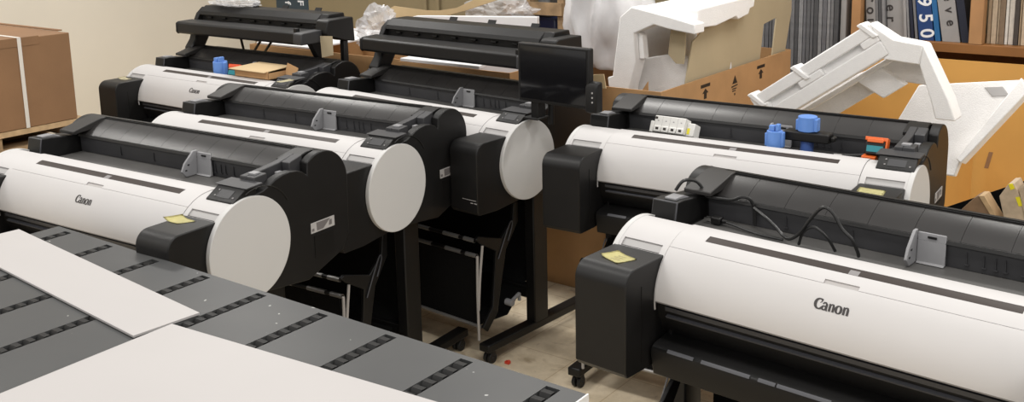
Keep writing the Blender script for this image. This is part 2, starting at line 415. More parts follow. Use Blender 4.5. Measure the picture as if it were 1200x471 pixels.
    MB().box(-.49, .49, -.128, -.100, .850, .858).build('paper_rail', DGREY, root)
    for x in (-.505, .495): MB().box(x, x+.012, -.13, -.09, .80, .905).build('rail_bracket', BLACK, root, .002)
    og = MB().prism([(-.06, .832), (-.14, .816), (-.192, .810), (-.206, .802), (-.210, .785), (-.195, .715), (-.18, .715), (-.19, .78), (-.06, .78)], -.515, .515).build('output_guide', BLACKM, root, .003)
    mb = MB()
    for x0, x1 in ((-.46, -.375), (-.35, -.20), (-.175, -.125), (-.12, .03), (.06, .20), (.225, .46)): mb.prism([(-.2095, .7995), (-.2075, .8035), (-.202, .8075), (-.203, .80)], x0, x1)
    mb.build('edge_highlight', MGREY, og)  # broken grey strips stand in for highlights along the guide's front edge
    # paper roll guide bracket in the trough
    br = MB().prism([(.232, 1.062), (.240, 1.066), (.2455, 1.15), (.2515, 1.15), (.2515, 1.062)], .07, .147)
    br.prism([(.19, 1.062), (.17, 1.085), (.185, 1.115), (.23, 1.156), (.25, 1.156), (.25, 1.062)], .06, .069)
    bo = br.build('roll_guide', BGREY, root, .002)
    MB().box(.098, .122, .2415, .2455, 1.136, 1.142).build('guide_slot', BLACK, bo)
    for y, z in ((.198, 1.105), (.186, 1.085)): MB().box(.0585, .0705, y, y+.008, z, z+.005).build('guide_slot', BLACK, bo)
    # stand
    for sx in (-1, 1):
        x = sx*.6116
        MB().box(x-.028, x+.028, .10, .20, .085, .76).build('stand_post', BLACKM, root, .006)
        ft = MB().box(x-.03, x+.03, -.235, .54, .062, .100).build('stand_foot', BLACKM, root, .006)
        for y in (-.195, .50):
            c = MB().cyl((x-.021, y, .0265), (x-.005, y, .0265), .026, 22).cyl((x+.005, y, .0265), (x+.021, y, .0265), .026, 22)
            c.box(x-.022, x+.022, y-.012, y+.016, .036, .066).cyl((x-.024, y, .0265), (x+.024, y, .0265), .007, 10)
            c.build('caster', RUBBER, ft, .003)
        MB().box(x-sx*.031-.002, x-sx*.031+.002, .12, .145, .29, .33).build('post_screw_plate', BGREY, root)
    MB().box(-.585, .585, .12, .17, .20, .26).build('cross_beam', BLACKM, root, .004)
    # catch basket
    for y, z, nm in ((-.215, .575, 'basket_rod'), (-.205, .50, 'basket_rod')):
        rd = MB().cyl((-.55, y, z), (.555, y, z), .0085, 14).build(nm, BLACKM, root)
        g = MB()
        for a, b in ((-.50, -.28), (-.22, -.02), (.05, .27), (.36, .46), (.49, .555)): g.cyl((a, y, z), (b, y, z), .0098, 14)
        g.build('rod_sleeve', STEEL, rd)
    MB().cyl((-.55, -.19, .155), (.56, -.19, .155), .008, 12).build('basket_rod', STEEL, root)
    prof = [(-.205, .495), (-.185, .155), (.02, .14), (.20, .30), (.22, .72), (.214, .72), (.194, .305), (.016, .146), (-.178, .161), (-.199, .495)]
    MB().prism(prof, -.54, .535).build('basket_cloth', CLOTH, root)
    for sx in (-1, 1):
        x = sx*.572
        ar = MB().prism([(-.235, .59), (-.215, .60), (-.06, .55), (.02, .62), (.03, .70), (.06, .70), (.055, .60), (-.03, .49), (-.10, .20), (-.17, .13), (-.20, .16), (-.13, .24), (-.10, .50), (-.20, .56)], x-.008, x+.008).build('basket_arm', BLACKM, root, .003)
        MB().tube([(x+sx*.0115, -.09, .46), (x+sx*.0115, -.035, .56), (x+sx*.0115, .0, .615), (x+sx*.0115, .012, .60), (x+sx*.0115, -.02, .53)], .003, 6).build('arm_wire', BGREY if sx < 0 else MGREY, ar)
        MB().tube([(x-.004, -.215, .505), (x-.002, -.222, .32), (x, -.222, .105)], .0062, 8, 3).build('elastic_strap', STRAP, root)
        MB().tube([(x+.006, -.19, .55), (x+.004, -.21, .40), (x+.002, -.222, .25)], .0062, 8, 3).build('elastic_strap', STRAP, root)
        if sx > 0:
            k = MB().cyl((x+.005, -.035, .235), (x+.045, -.035, .235), .016, 14).cyl((x+.03, -.035, .235), (x+.03, .03, .26), .009, 10).cyl((x+.03, .03, .262), (x+.03, .03, .225), .008, 10)
            k.build('basket_knob', BGREY, root, .002)
    return root

proto = make_printer()
printers = [
 (-1.4834, 3.7407, 33.458, 'white and black wide-format printer right behind the grey roller table'),
 (-1.0601, 4.4566, 33.291, 'white and black wide-format printer between the nearest one and the one with the monitor'),
 (-.4599, 4.9485, 40.877, 'black and white wide-format printer carrying a scanner bar and a black monitor'),
 (-1.7258, 5.9226, 37.147, 'wide-format printer at the back beside the beige wall, small carton in its trough'),
 (.8775, 3.9645, 34.061, 'wide-format printer in front of the arrow carton, blue clips lying in its trough'),
 (.9111, 2.6067, 41.106, 'large wide-format printer at front right with a loose black cord in its trough'),
]
PR = []
for i, (x, y, w, lab) in enumerate(printers):
    o = proto if i == 0 else copy_tree(proto)
    o.location = (x, y, 0); o.rotation_euler = (0, 0, R(-w))
    tag(o, lab, 'printer', 'wide-format printers on stands')
    PR.append((x, y, R(-w)))
# the roll guide slides along its trough: it stands further right on the first printer
for o in proto.children:
    if o.name.startswith('roll_guide'): o.location.x = .085
def at_printer(name, i, lx, ly, lz, rz=0.):
    x, y, a = PR[i-1]; c, s = math.cos(a), math.sin(a)
    return empty(name, (x+c*lx-s*ly, y+s*lx+c*ly, lz), a+rz)
def set_at(o, i, lx, ly, lz, rz=0.):
    x, y, a = PR[i-1]; c, s = math.cos(a), math.sin(a)
    o.location = (x+c*lx-s*ly, y+s*lx+c*ly, lz); o.rotation_euler = (0, 0, a+rz); return o

# ------------------------------------------------------------------ scanners
def make_scanner():
    root = empty('document_scanner', (0, 0, 0))
    tray = MB().prism([(.258, 1.278), (.246, 1.29), (.248, 1.343), (.262, 1.352), (.385, 1.356), (.40, 1.30), (.33, 1.283)], -.685, .47).build('feed_tray', BLACK, root, .004, smooth=False)
    MB().prism([(.254, 1.276), (.243, 1.29), (.245, 1.346), (.262, 1.355), (.375, 1.357), (.375, 1.29)], -.70, -.682).build('tray_end', BLACK, tray, .005)
    MB().prism([(.20, 1.29), (.196, 1.30), (.20, 1.352), (.215, 1.358), (.36, 1.362), (.36, 1.29)], .465, .535).build('tray_end', DGREY, tray, .005)
    MB().box(.43, .455, .235, .262, 1.352, 1.378).build('paper_stop', BLACK, tray, .003)
    up = MB().prism([(.40, 1.385), (.41, 1.408), (.452, 1.440), (.57, 1.440), (.585, 1.36), (.585, 1.30), (.42, 1.30), (.42, 1.385)], -.66, .44).build('scanner_head', BLACK, root, .004, smooth=False)
    MB().prism([(.375, 1.35), (.40, 1.395), (.445, 1.43), (.585, 1.43), (.585, 1.34)], -.69, -.655).build('head_end', BLACK, up, .005)
    MB().prism([(.40, 1.385), (.452, 1.440), (.57, 1.440), (.585, 1.38), (.47, 1.38)], .435, .50).build('head_end', BLACK, up, .005)
    MB().prism([(.365, 1.325), (.352, 1.338), (.365, 1.408), (.385, 1.418), (.57, 1.418), (.578, 1.275), (.50, 1.285)], .478, .575).build('side_cap', BLACK, root, .006)
    kb = MB()
    for z in (1.36, 1.376, 1.392): kb.cyl((.474, .385, z), (.48, .385, z), .004, 8)
    kb.build('button', LGREY, root)
    for x in (-.29, -.01, .285):
        MB().prism([(.555, 1.435), (.57, 1.458), (.575, 1.457), (.562, 1.435)], x-.026, x+.026).build('document_guide', BLACK, root)
    for k in range(8): MB().cyl((-.58+k*.14, .412, 1.370), (-.545+k*.14, .412, 1.370), .006, 10).build('feed_roller', BLACKM, root)
    MB().prism([(.355, 1.29), (.48, 1.29), (.455, 1.26), (.41, 1.19), (.40, 1.168), (.30, 1.168), (.295, 1.185), (.335, 1.235)], -.695, -.625).build('support_arm', BLACK, root, .008)
    MB().prism([(.33, 1.29), (.42, 1.29), (.43, 1.175), (.40, 1.165)], .42, .46).build('support_arm', BLACK, root, .004)
    MB().box(.53, .565, .495, .53, .62, 1.285).build('support_post', BLACKM, root, .004)
    MB().box(-.66, .565, .50, .525, 1.14, 1.165).build('frame_strut', BLACKM, root, .003)
    return root
sc = make_scanner(); set_at(sc, 3, 0, 0, 0)
tag(sc, 'black scanner bar raised over the printer that has the monitor', 'scanner', 'raised scanner bars')
s2 = copy_tree(sc); set_at(s2, 4, 0, 0, 0)
for xa, xb in ((-.26, -.36), (-.04, -.26), (.06, -.16)):
    MB().tube([(xa, .40, 1.28), (xb, .50, 1.16)], .008, 8, 1).build('frame_strut', BLACKM, s2)
tag(s2, 'black scanner bar raised over the printer beside the beige wall', 'scanner', 'raised scanner bars')

# monitor on the middle printer
mon = at_printer('monitor', 3, .868, -.02, 1.215, R(0))
tag(mon, 'black flat monitor on the right end of the scanner printer', 'monitor')
MB().box(-.195, .195, -.012, .022, -.012, .248).build('display_housing', BLACK, mon, .006)
MB().plate([(-.180, .004), (.180, .004), (.180, .236), (-.180, .236)], (0, -.0115, 0), (1, 0, 0), (0, 0, 1), .002).build('screen', SCREEN, mon)
mb = MB().prism([(-.018, -.022), (-.018, .085), (-.008, .108), (.03, .108), (.03, -.022)], .176, .236)
sp = mb.build('side_module', BLACK, mon, .008)
kb = MB()
for z in (.025, .045, .065): kb.cyl((.215, -.020, z), (.215, -.0175, z), .004, 8)
kb.build('button', LGREY, sp)
MB().box(-.13, -.09, -.005, .05, -.085, -.005).box(-.16, -.08, -.02, .06, -.09, -.08).cyl((-.10, .10, -.13), (-.10, .10, .10), .014, 12).box(-.115, -.085, .015, .10, .06, .09).build('mount_arm', BLACK, mon, .003)

# ------------------------------------------------------------------ setting
structure(place(MB().box(-9.2, 3.2, -3.2, 7.2, -.05, 0).build('floor', FLOOR)))
structure(place(MB().box(-8.77, -8.65, -3.2, 7.12, 0, 3.6).build('wall_left', WALL)))
structure(place(MB().box(-8.65, 3.2, 7.0, 7.12, 0, 3.6).build('wall_back', OLIVE)))
structure(place(MB().box(-6.24, -6.20, 6.97, 7.0, 0, 2.2).box(-6.09, -6.05, 6.97, 7.0, 0, 2.2).build('trim_1', OLIVE)))

# ------------------------------------------------------------------ roller table
TU0, TU1, TV0, TV1, TZ = -3.372, -1.171, .62, 1.811, .985
tb = room('roller_table')
tag(tb, 'grey laminate work table inset with black roller strips, two white boards on it', 'table')
us = [-3.278, -3.027, -2.773, -2.518, -2.262, -2.008, -1.757, -1.505, -1.25]
mb = MB(); hw = .0195
edges = [TU0]+[q for u in us for q in (u-hw, u+hw)]+[TU1]
for a, b in zip(edges[0::2], edges[1::2]): mb.box(a, b, TV0, TV1, TZ-.028, TZ)
for u in us:
    mb.box(u-hw, u+hw, 1.793, TV1, TZ-.028, TZ); mb.box(u-hw, u+hw, TV0, TV0+.02, TZ-.028, TZ)
mb.build('table_top', TABLE, tb)
MB().box(TU1, TU1+.004, TV0, TV1+.002, TZ-.03, TZ+.001).build('edge_trim', WHITEEDGE, tb)
for u in us:
    s = MB().box(u-hw+.0005, u+hw-.0005, TV0+.021, 1.7925, TZ-.03, TZ-.018)
    st = s.build('roller_strip', BLACKM, tb)
    l = MB(); v = TV0+.04
    while v < 1.775:
        l.prism([(v, TZ-.02), (v+.002, TZ-.012), (v+.014, TZ+.0015), (v+.030, TZ+.001), (v+.032, TZ-.02)], u-.015, u+.015)
        v += .0375
    l.build('roller_chain', LINKB, st)
MB().box(TU0+.03, TU1-.03, TV0+.03, TV1-.04, TZ-.10, TZ-.03).build('table_frame', BLACKM, tb)
for a, b in ((TU0+.06, TV0+.06), (TU1-.12, TV0+.06), (TU0+.06, TV1-.14), (TU1-.12, TV1-.14)):
    MB().box(a, a+.06, b, b+.06, 0, TZ-.10).build('leg', BLACKM, tb, .004)
bd = MB().plate([(-3.431, 1.70), (-3.452, 1.494), (-2.299, 1.402), (-2.283, 1.595)][::-1] if False else [(-3.452, 1.494), (-2.299, 1.402), (-2.283, 1.595), (-3.431, 1.70)], (0, 0, TZ+.0022), (1, 0, 0), (0, 1, 0), .007).build('white_board', BOARDW, None, .0008)
place(bd); tag(bd, 'long narrow white board lying across the grey roller table', 'board', 'white boards on the roller table')
bd = MB().plate([(-2.282, 1.506), (-2.262, .66), (-1.33, .74), (-1.409, 1.580)], (0, 0, TZ+.0022), (1, 0, 0), (0, 1, 0), .007).build('white_board', BOARDW, None, .0008)
place(bd); tag(bd, 'wide white board at the near end of the grey roller table', 'board', 'white boards on the roller table')

# ------------------------------------------------------------------ carton on a pallet (far left)
wb = room('crate_carton'); tag(wb, 'plain brown carton under the wooden pallet at far left', 'box')
MB().box(-6.35, -5.47, 2.2, 3.14, 0, .76).build('carton_body', CARDB, wb, .004)
MB().box(-6.35, -5.4685, 2.64, 2.70, .50, .7605).build('tape', CARDL, wb)
pl = room('wooden_pallet'); tag(pl, 'pale wooden pallet under the strapped carton at far left', 'pallet')
for k in range(6): MB().box(-6.36+k*.154, -6.36+k*.154+.14, 2.10, 3.16, .868, .898).build('deck_board', PALLETL, pl)
for v in (2.10, 2.58, 3.06): MB().box(-6.36, -5.46, v, v+.09, .80, .867).build('stringer', PALLET, pl)
for k in range(3): MB().box(-6.36+k*.385, -6.36+k*.385+.13, 2.10, 3.16, .7615, .799).build('base_board', PALLET, pl)
bx = room('strapped_carton'); tag(bx, 'big brown carton with a white plastic band on the pallet at far left', 'box')
MB().box(-6.27, -5.45, 2.22, 3.108, .8995, 1.392).build('carton_body', CARDB, bx, .004)
MB().plate([(-6.27, 2.30), (-5.452, 2.30), (-5.452, 2.925), (-5.9, 2.925), (-6.27, 2.925)], (0, 0, 1.3925), (1, 0, 0), (0, 1, 0), .004).build('top_flap', CARDB, bx)
MB().box(-5.4505, -5.4475, 2.24, 2.928, 1.350, 1.396).build('overlap_flap', CARDB, bx)
MB().box(-6.27, -5.56, 3.103, 3.13, 1.393, 1.40).build('rear_flap', CARDB, bx)
s = MB().box(-5.4472, -5.4458, 2.805, 2.826, .9, 1.3985).box(-6.27, -5.4458, 2.805, 2.826, 1.397, 1.3985)
s.build('plastic_band', STRAPW, bx)

# ------------------------------------------------------------------ open cartons behind the printers
def open_carton(name, u0, u1, v0, v1, h, mat, label, cat='box', t=.008):
    r = room(name); tag(r, label, cat)
    m = MB()
    m.box(u0, u1, v0, v0+t, 0.002, h).box(u0, u1, v1-t, v1, 0.002, h).box(u0, u0+t, v0+t, v1-t, 0.002, h).box(u1-t, u1, v0+t, v1-t, 0.002, h).box(u0+t, u1-t, v0+t, v1-t, .002, .012)
    m.build('carton_wall', mat, r)
    return r
c1 = open_carton('open_carton', -3.20, -2.41, 4.416, 6.072, 1.13, CARD, 'tall open brown carton printed with black arrows, holding foam packing')
def mark(pts): MB().plate(pts, (-2.4098, 0, 0), (0, 1, 0), (0, 0, 1), .0008).build('printed_arrow' if len(pts) != 4 else 'printed_bar', BLACKINK, c1)
for v in (4.903, 5.622):
    mark([(v-.055, 1.078), (v+.055, 1.078), (v+.055, 1.096), (v-.055, 1.096)])
    mark([(v-.016, 1.016), (v+.016, 1.016), (v+.016, 1.046), (v+.036, 1.046), (v, 1.072), (v-.036, 1.046), (v-.016, 1.046)])
mark([(5.236, 1.042), (5.300, 1.042), (5.267, 1.088)])
for k in range(3):
    mark([(5.225+.02*k, 1.022-.002*k), (5.305, 1.028-.002*k), (5.305, 1.034), (5.225+.02*k, 1.030)]) if k == 0 else mark([(5.235, 1.022-.012*k), (5.30-.01*k, 1.022-.012*k), (5.30-.01*k, 1.028-.012*k), (5.235, 1.028-.012*k)])
mark([(5.262, .975), (5.275, .975), (5.275, .987), (5.262, .987)])
MB().plate([(-2.83, 1.132), (-2.69, 1.132), (-2.70, 1.205), (-2.825, 1.19)], (0, 4.43, 0), (1, 0, 0), (0, -.06, 1), .006).build('flap', CARDL, c1)
MB().plate([(-3.20, 1.128), (-2.86, 1.128), (-2.86, 1.20), (-3.20, 1.22)], (0, 6.06, 0), (1, 0, 0), (0, .1, 1), .006).build('flap', CARD, c1)
MB().plate([(-2.62, 1.0), (-2.50, 1.0), (-2.505, 1.17)], (0, 4.46, 0), (1, 0, 0), (0, 0, 1), .006).build('flap', CARD, c1)

c2 = open_carton('open_carton', -4.24, -3.40, 4.495, 6.15, 1.13, CARD, 'open brown carton behind the scanner printer with a pale flap folded up')
MB().plate([(-4.98, 1.262), (-4.80, 1.262), (-4.60, 1.312), (-4.28, 1.41), (-4.10, 1.50), (-4.30, 1.50), (-4.52, 1.392), (-4.68, 1.328), (-4.85, 1.30)], (0, 5.60, 0), (1, 0, 0), (0, 0, 1), .02).build('flap', CARDL, c2)
c4 = open_carton('open_carton', -5.75, -4.32, 4.60, 6.2, 1.12, CARD, 'wide brown carton behind the scanner printer by the beige wall')
MB().plate([(-4.60, 1.118), (-4.32, 1.118), (-4.32, 1.21), (-4.60, 1.235)], (0, 4.61, 0), (1, 0, 0), (0, .05, 1), .007).build('flap', CARD, c4)
MB().plate([(-5.72, 1.118), (-4.72, 1.118), (-4.80, 1.295), (-5.022, 1.288), (-5.336, 1.305), (-5.60, 1.19)], (0, 5.64, 0), (1, 0, 0), (0, 0, 1), .007).build('flap', CARDL, c4)

# foam tray standing in the arrow carton
ft = room('foam_packing'); tag(ft, 'large white foam end piece standing in the arrow carton, hole through its end', 'foam packing')
MB().plate([(-2.82, 1.06), (-2.80, .70), (-2.72, .70), (-2.70, 1.10), (-2.66, 1.243), (-2.672, 1.385), (-2.555, 1.436), (-2.47, 1.418), (-2.325, 1.40), (-2.325, 1.450), (-2.45, 1.478), (-2.685, 1.522), (-2.755, 1.465), (-2.80, 1.15), (-2.83, 1.14)], (0, 4.60, 0), (1, 0, 0), (0, 0, 1), -.11).build('end_wall', FOAM, ft, .006)
MB().plate([(-2.66, 1.247), (-2.63, 1.250), (-2.645, 1.372), (-2.668, 1.383)], (0, 4.64, 0), (1, 0, 0), (0, 0, 1), -.05).build('hole_lip', FOAM, ft, .003)
MB().plate([(4.712, 1.416), (4.712, 1.509), (4.75, 1.512), (5.42, 1.522), (5.40, 1.46), (5.35, 1.455), (5.33, 1.425), (5.20, 1.41), (5.17, 1.43), (4.93, 1.405)], (-2.70, 0, 0), (0, 1, 0), (0, 0, 1), .335).build('top_wall', FOAM, ft, .006)
MB().box(-2.82, -2.76, 4.712, 5.5, .8, 1.44).build('back_wall', FOAM, ft, .006)
MB().plate([(-2.755, .80), (-2.455, .80), (-2.455, 1.24), (-2.54, 1.262), (-2.755, 1.215)], (0, 4.80, 0), (1, 0, 0), (0, 0, 1), -.04).build('inner_wall', FOAM, ft, .004)
# tan card insert
ci = room('card_insert'); tag(ci, 'tan card sheet with cut-outs leaning in the arrow carton under the white foam', 'cardboard sheet')
cs_ = MB(); cx_ = ((-2.445, 0, 0), (0, 1, 0), (0, 0, 1), .008)
cs_.plate([(4.72, .90), (5.62, .90), (5.71, 1.325), (5.70, 1.60), (5.42, 1.60), (5.36, 1.45), (5.2, 1.40), (4.94, 1.385), (4.80, 1.33), (4.72, 1.09)], *cx_)
cs_.plate([(5.70, 1.60), (5.71, 1.325), (5.90, 1.345), (5.93, 1.36), (6.13, 1.36), (6.12, 1.60)], *cx_)
cs_.plate([(5.80, .90), (6.04, .90), (6.05, 1.13), (6.13, 1.36), (5.93, 1.36), (5.90, 1.345)], *cx_)
cs_.build('sheet', CARDT, ci, smooth=False)
MB().plate([(-2.49, 1.225), (-2.445, 1.225), (-2.437, 1.30), (-2.437, 1.395), (-2.47, 1.41), (-2.52, 1.41), (-2.535, 1.27)], (0, 4.72, 0), (1, 0, 0), (0, 0, 1), -.006).build('folded_edge', CARDT, ci)
MB().plate([(5.24, 1.085), (5.285, 1.085), (5.27, 1.16)], (-2.4365, 0, 0), (0, 1, 0), (0, 0, 1), .001).build('cutout_triangle', PAPERW, ci)

# foam frame and slab behind the right printers
ff = room('foam_tray'); tag(ff, 'white foam tray with two long slots tipped up behind the printer with blue clips', 'foam packing')
def hole_plate(mb, quadpts, t, o, holes): pass
O = (0, 4.70, 0); EX = (1, 0, 0); EZ = (0, 0, 1)
d = Vector((.57, 0, .407)).normalized()
def fr(s, w): # along the sloped beam: s along, w across (down-right)
    p = Vector((-2.071, 0, 1.085))+d*s+Vector((d.z, 0, -d.x))*(w)
    return (p.x, p.z)
L = .70
mb = MB()
# beam strip with two slots cut out: rails and bridges
def rail(s0, s1, w0, w1, y=0, t=-.12): mb.plate([fr(s0, w0), fr(s1, w0), fr(s1, w1), fr(s0, w1)], (0, 4.70+y, 0), EX, EZ, t)
rail(0, L, 0, .058); rail(0, L, .094, .165)
for a, b in ((0, .075), (.255, .39), (.61, L)): rail(a, b, .058, .094)
rail(.05, .63, .050, .100, .035, -.03)
mb.plate([fr(L, 0), (-1.388, 1.425), (-1.258, 1.408), (-1.27, 1.318), (-1.432, 1.332), fr(L, .165)], O, EX, EZ, -.12)
mb.plate([(-1.258, 1.408), (-1.136, 1.17), (-1.105, 1.08), (-1.19, 1.08), (-1.215, 1.165), (-1.27, 1.318)], O, EX, EZ, -.12)
mb.build('front_rim', FOAM, ff, .006)
for s0 in (.0, .265, .645):
    MB().plate([fr(s0, -.020), fr(s0+.028, -.020), fr(s0+.062, .07), fr(s0+.034, .07)], (0, 4.69, 0), EX, EZ, -.10).build('raised_rib', FOAM, ff, .006)
MB().plate([fr(.02, .10), (-1.45, 1.30), (-1.27, 1.32), (-1.20, 1.13), (-1.27, 1.185), (-1.40, 1.195), (-1.55, 1.12), (-1.74, .98), (-2.0, .95)], (0, 4.93, 0), EX, EZ, -.05).build('back_panel', FOAM, ff, .005)
MB().plate([fr(.05, .17), fr(.70, .17), fr(.70, .195), fr(.05, .195)], (0, 4.95, 0), EX, EZ, .13).build('inner_step', FOAM, ff, .005)
MB().plate([(-1.60, 1.20), (-1.49, 1.275), (-1.36, 1.20), (-1.46, 1.125)], (0, 4.88, 0), EX, EZ, .05).build('inner_block', FOAM, ff, .006)
MB().plate([(-1.27, 1.318), (-1.432, 1.332), (-1.432, 1.31), (-1.27, 1.296)], (0, 4.95, 0), EX, EZ, .14).build('inner_step', FOAM, ff, .005)
sb = room('foam_slab'); tag(sb, 'white foam slab leaning beyond the right end of the printer with blue clips', 'foam packing')
MB().plate([(-1.50, .90), (-1.40, 1.125), (-.935, 1.19), (-.925, 1.155), (-1.16, .80), (-1.18, .72), (-1.45, .72)], (0, 4.90, 0), (1, 0, 0), (0, .30, 1), .05).build('slab', FOAM, sb, .006)
MB().plate([(-.935, 1.195), (-.90, 1.135), (-1.145, .785), (-1.17, .80)], (0, 4.885, 0), (1, 0, 0), (0, .30, 1), .10).build('thick_edge', FOAM, sb, .005)
MB().plate([(-1.06, 1.115), (-.985, 1.125), (-1.02, 1.165), (-1.10, 1.155)], (0, 4.8475, 0), (1, 0, 0), (0, .30, 1), .004).build('moulded_pad', LGREY, sb, .002)

# ------------------------------------------------------------------ plastic film and bags
def blob(name, u, v, z, su, sv, sz, seed, mat, amp, freq, sub=4, crease=.2, smooth=True):
    bm = bmesh.new(); bmesh.ops.create_icosphere(bm, subdivisions=sub, radius=1)
    rnd = random.Random(seed)
    for w in bm.verts:
        p = w.co.copy(); q = Vector((p.x*freq[0], p.y*freq[1], p.z*freq[2]))+Vector((seed*7.1, seed*3.3, seed))
        n = noise.noise(q)+.4*noise.noise(q*2.1)
        rd = 1-2*abs(noise.noise(q*1.6+Vector((3, 1, 9))))
        k = 1+amp*n+crease*(rd-.5)
        if not smooth: k += rnd.uniform(-.09, .09)
        w.co = Vector((p.x*su, p.y*sv, p.z*sz))*k
        if w.co.z < -sz*.75: w.co.z = -sz*.75
    me = bpy.data.meshes.new(name); bm.to_mesh(me); bm.free(); me.materials.append(mat)
    for p in me.polygons: p.use_smooth = smooth
    o = bpy.data.objects.new(name, me); COL.objects.link(o); place(o, u, v, z); return o
tag(blob('plastic_bag', -3.11, 5.10, 1.38, .275, .26, .36, 2, BAG, .14, (1.7, 1.7, .6), 5, .16), 'big milky plastic bag bulging up beside the white foam in the arrow carton', 'plastic bag')
tag(blob('plastic_film', -4.83, 4.95, 1.22, .16, .14, .15, 5, CLEAR, .3, (1.3, 1.3, 1.3), 4, .35, False), 'crumpled clear plastic film heaped between the two scanner bars', 'plastic film')
tag(blob('plastic_film', -4.42, 5.78, 1.28, .27, .12, .115, 9, CLEAR, .3, (1.5, 1.2, 1.2), 4, .35, False), 'crumpled clear plastic film under the far wooden pallet', 'plastic film')
fl = blob('plastic_film', 0, 0, 0, .185, .10, .022, 4, CLEAR, .3, (1.5, 1.5, 1.5), 4, .35, False); set_at(fl, 4, -.43, .52, 1.462)
tag(fl, 'clear plastic film lying on top of the scanner bar beside the beige wall', 'plastic film')

# white foam sheet standing behind the scanner
ws = room('foam_sheet'); tag(ws, 'long white sheet standing behind the scanner bar with the monitor', 'foam sheet')
MB().plate([(-4.85, .98), (-3.692, .98), (-3.692, 1.358), (-4.60, 1.318), (-4.70, 1.312), (-4.79, 1.29), (-4.85, 1.26)], (0, 5.20, 0), (1, 0, 0), (0, 0, 1), .03).build('sheet', PAPERW, ws, .004)
w2 = place(MB().plate([(-4.23, 4.50), (-3.62, 4.50), (-3.72, 4.86), (-4.23, 4.86)], (0, 0, 1.131), (1, 0, 0), (0, 1, 0), .02).build('foam_sheet', PAPERW, None, .003))
tag(w2, 'flat white sheet lying on the carton below the scanner bar with the monitor', 'foam sheet')
w3 = place(MB().box(-5.70, -5.15, 4.62, 5.5, 1.121, 1.135).build('foam_sheet', PAPERW, None, .003))
tag(w3, 'flat white sheet on the carton below the scanner bar by the beige wall', 'foam sheet')

# dark board with white letters behind the far scanner
fb = room('sign_board', -5.69, 4.95, 1.112); tag(fb, 'dark teal board with white letters behind the scanner bar by the wall', 'sign')
MB().box(-.165, .165, 0, .012, 0, .40).build('board', TEALB, fb)
MT = Matrix.Translation((.095, -.0015, .27)) @ Matrix.Rotation(R(90), 4, 'X') @ Matrix.Rotation(R(-90), 4, 'Z')
lettering('lettering', 'F', .085, WHITEINK, fb, MT)
lettering('lettering', 'f', .085, WHITEINK, fb, Matrix.Translation((-.04, -.0015, .265)) @ Matrix.Rotation(R(90), 4, 'X') @ Matrix.Rotation(R(-90), 4, 'Z'))

# ------------------------------------------------------------------ back: pallet, drum
pb = room('wooden_pallet'); tag(pb, 'weathered wooden pallet leaning against the olive wall', 'pallet')
for z in (1.16, 1.42): MB().box(-5.12, -4.545, 6.70, 6.725, z, z+.10).build('deck_board', PALLET, pb)
MB().box(-5.12, -4.545, 6.70, 6.725, .10, .20).build('deck_board', PALLET, pb)
for u in (-5.12, -4.93, -4.60): MB().box(u, u+.06, 6.726, 6.80, .0, 1.6).build('stringer', PALLET, pb)
db = room('drum', -4.80, 6.86, 0); tag(db, 'dark navy tub behind the leaning wooden pallet', 'tub')
MB().box(-.12, .13, -.055, .10, 0.001, 1.13).build('tub_body', BLUEW, db, .02)
MB().box(-.05, .07, -.05, .08, 1.131, 1.60).build('tub_lid', PLY[1], db, .01)

# ------------------------------------------------------------------ shelf with boards
sh = room('shelf_unit'); tag(sh, 'orange-brown wooden shelf unit along the back at right', 'shelf')
MB().box(-2.16, 1.2, 6.40, 6.92, 1.128, 1.185).build('shelf_board', SHELFD, sh, .003)
MB().box(-2.16, 1.2, 6.88, 6.92, 0.002, 1.127).build('back_panel', SHELFD, sh)
for u in (-2.155, -1.46, -.5): MB().box(u, u+(.058 if u < -2 else .075), 6.40, 6.48, 1.186, 2.3).build('upright', SHELFW, sh, .003)
for u in (-2.155, -.5): MB().box(u, u+(.058 if u < -2 else .075), 6.40, 6.48, 0.002, 1.127).build('upright', SHELFW, sh, .003)
cs = room('cardboard_sheet'); tag(cs, 'tall orange-brown cardboard sheet standing under the shelf at right', 'cardboard sheet')
MB().box(-2.14, .30, 6.20, 6.212, 0.002, 1.118).build('sheet', ORANGEC, cs)
MB().plate([(-1.285, .505), (-1.263, .505), (-1.243, .603), (-1.265, .603)], (0, 6.1985, 0), (1, 0, 0), (0, 0, 1), -.001).build('printed_mark', CARDB, cs)
cf = room('cardboard_flap'); tag(cf, 'orange-brown cardboard flap standing right of the white foam slab', 'cardboard sheet')
MB().plate([(5.0, .002), (6.10, .002), (6.10, .66), (5.0, .62)], (-1.335, 0, 0), (0, 1, 0), (0, 0, 1), .008).build('flap', ORANGEC, cf)

# grey sheets standing on edge left of the shelf
u = -2.95
names = ['dark grey', 'mid grey', 'near-black', 'light grey', 'slate grey']
k = 0
while u < -2.235:
    t = random.choice((.022, .026, .03))
    ci_ = k % 5 if random.random() < .8 else random.randrange(5)
    s = MB().box(0, t-.004, 0, .42, .002, 1.75+random.uniform(-.05, .05)).build('standing_sheet', PLY[ci_], None, .0015)
    place(s, u, 6.40, 0); tag(s, 'thin grey sheet in the row standing on edge left of the wooden shelf', 'board', 'grey sheets standing on edge')
    u += t; k += 1
s = MB().box(0, .035, 0, .40, .002, 1.8).build('standing_sheet', GREYB, None, .002)
place(s, u+.005, 6.42, 0); tag(s, 'thick pale grey sheet at the right end of the standing grey sheets', 'board', None)

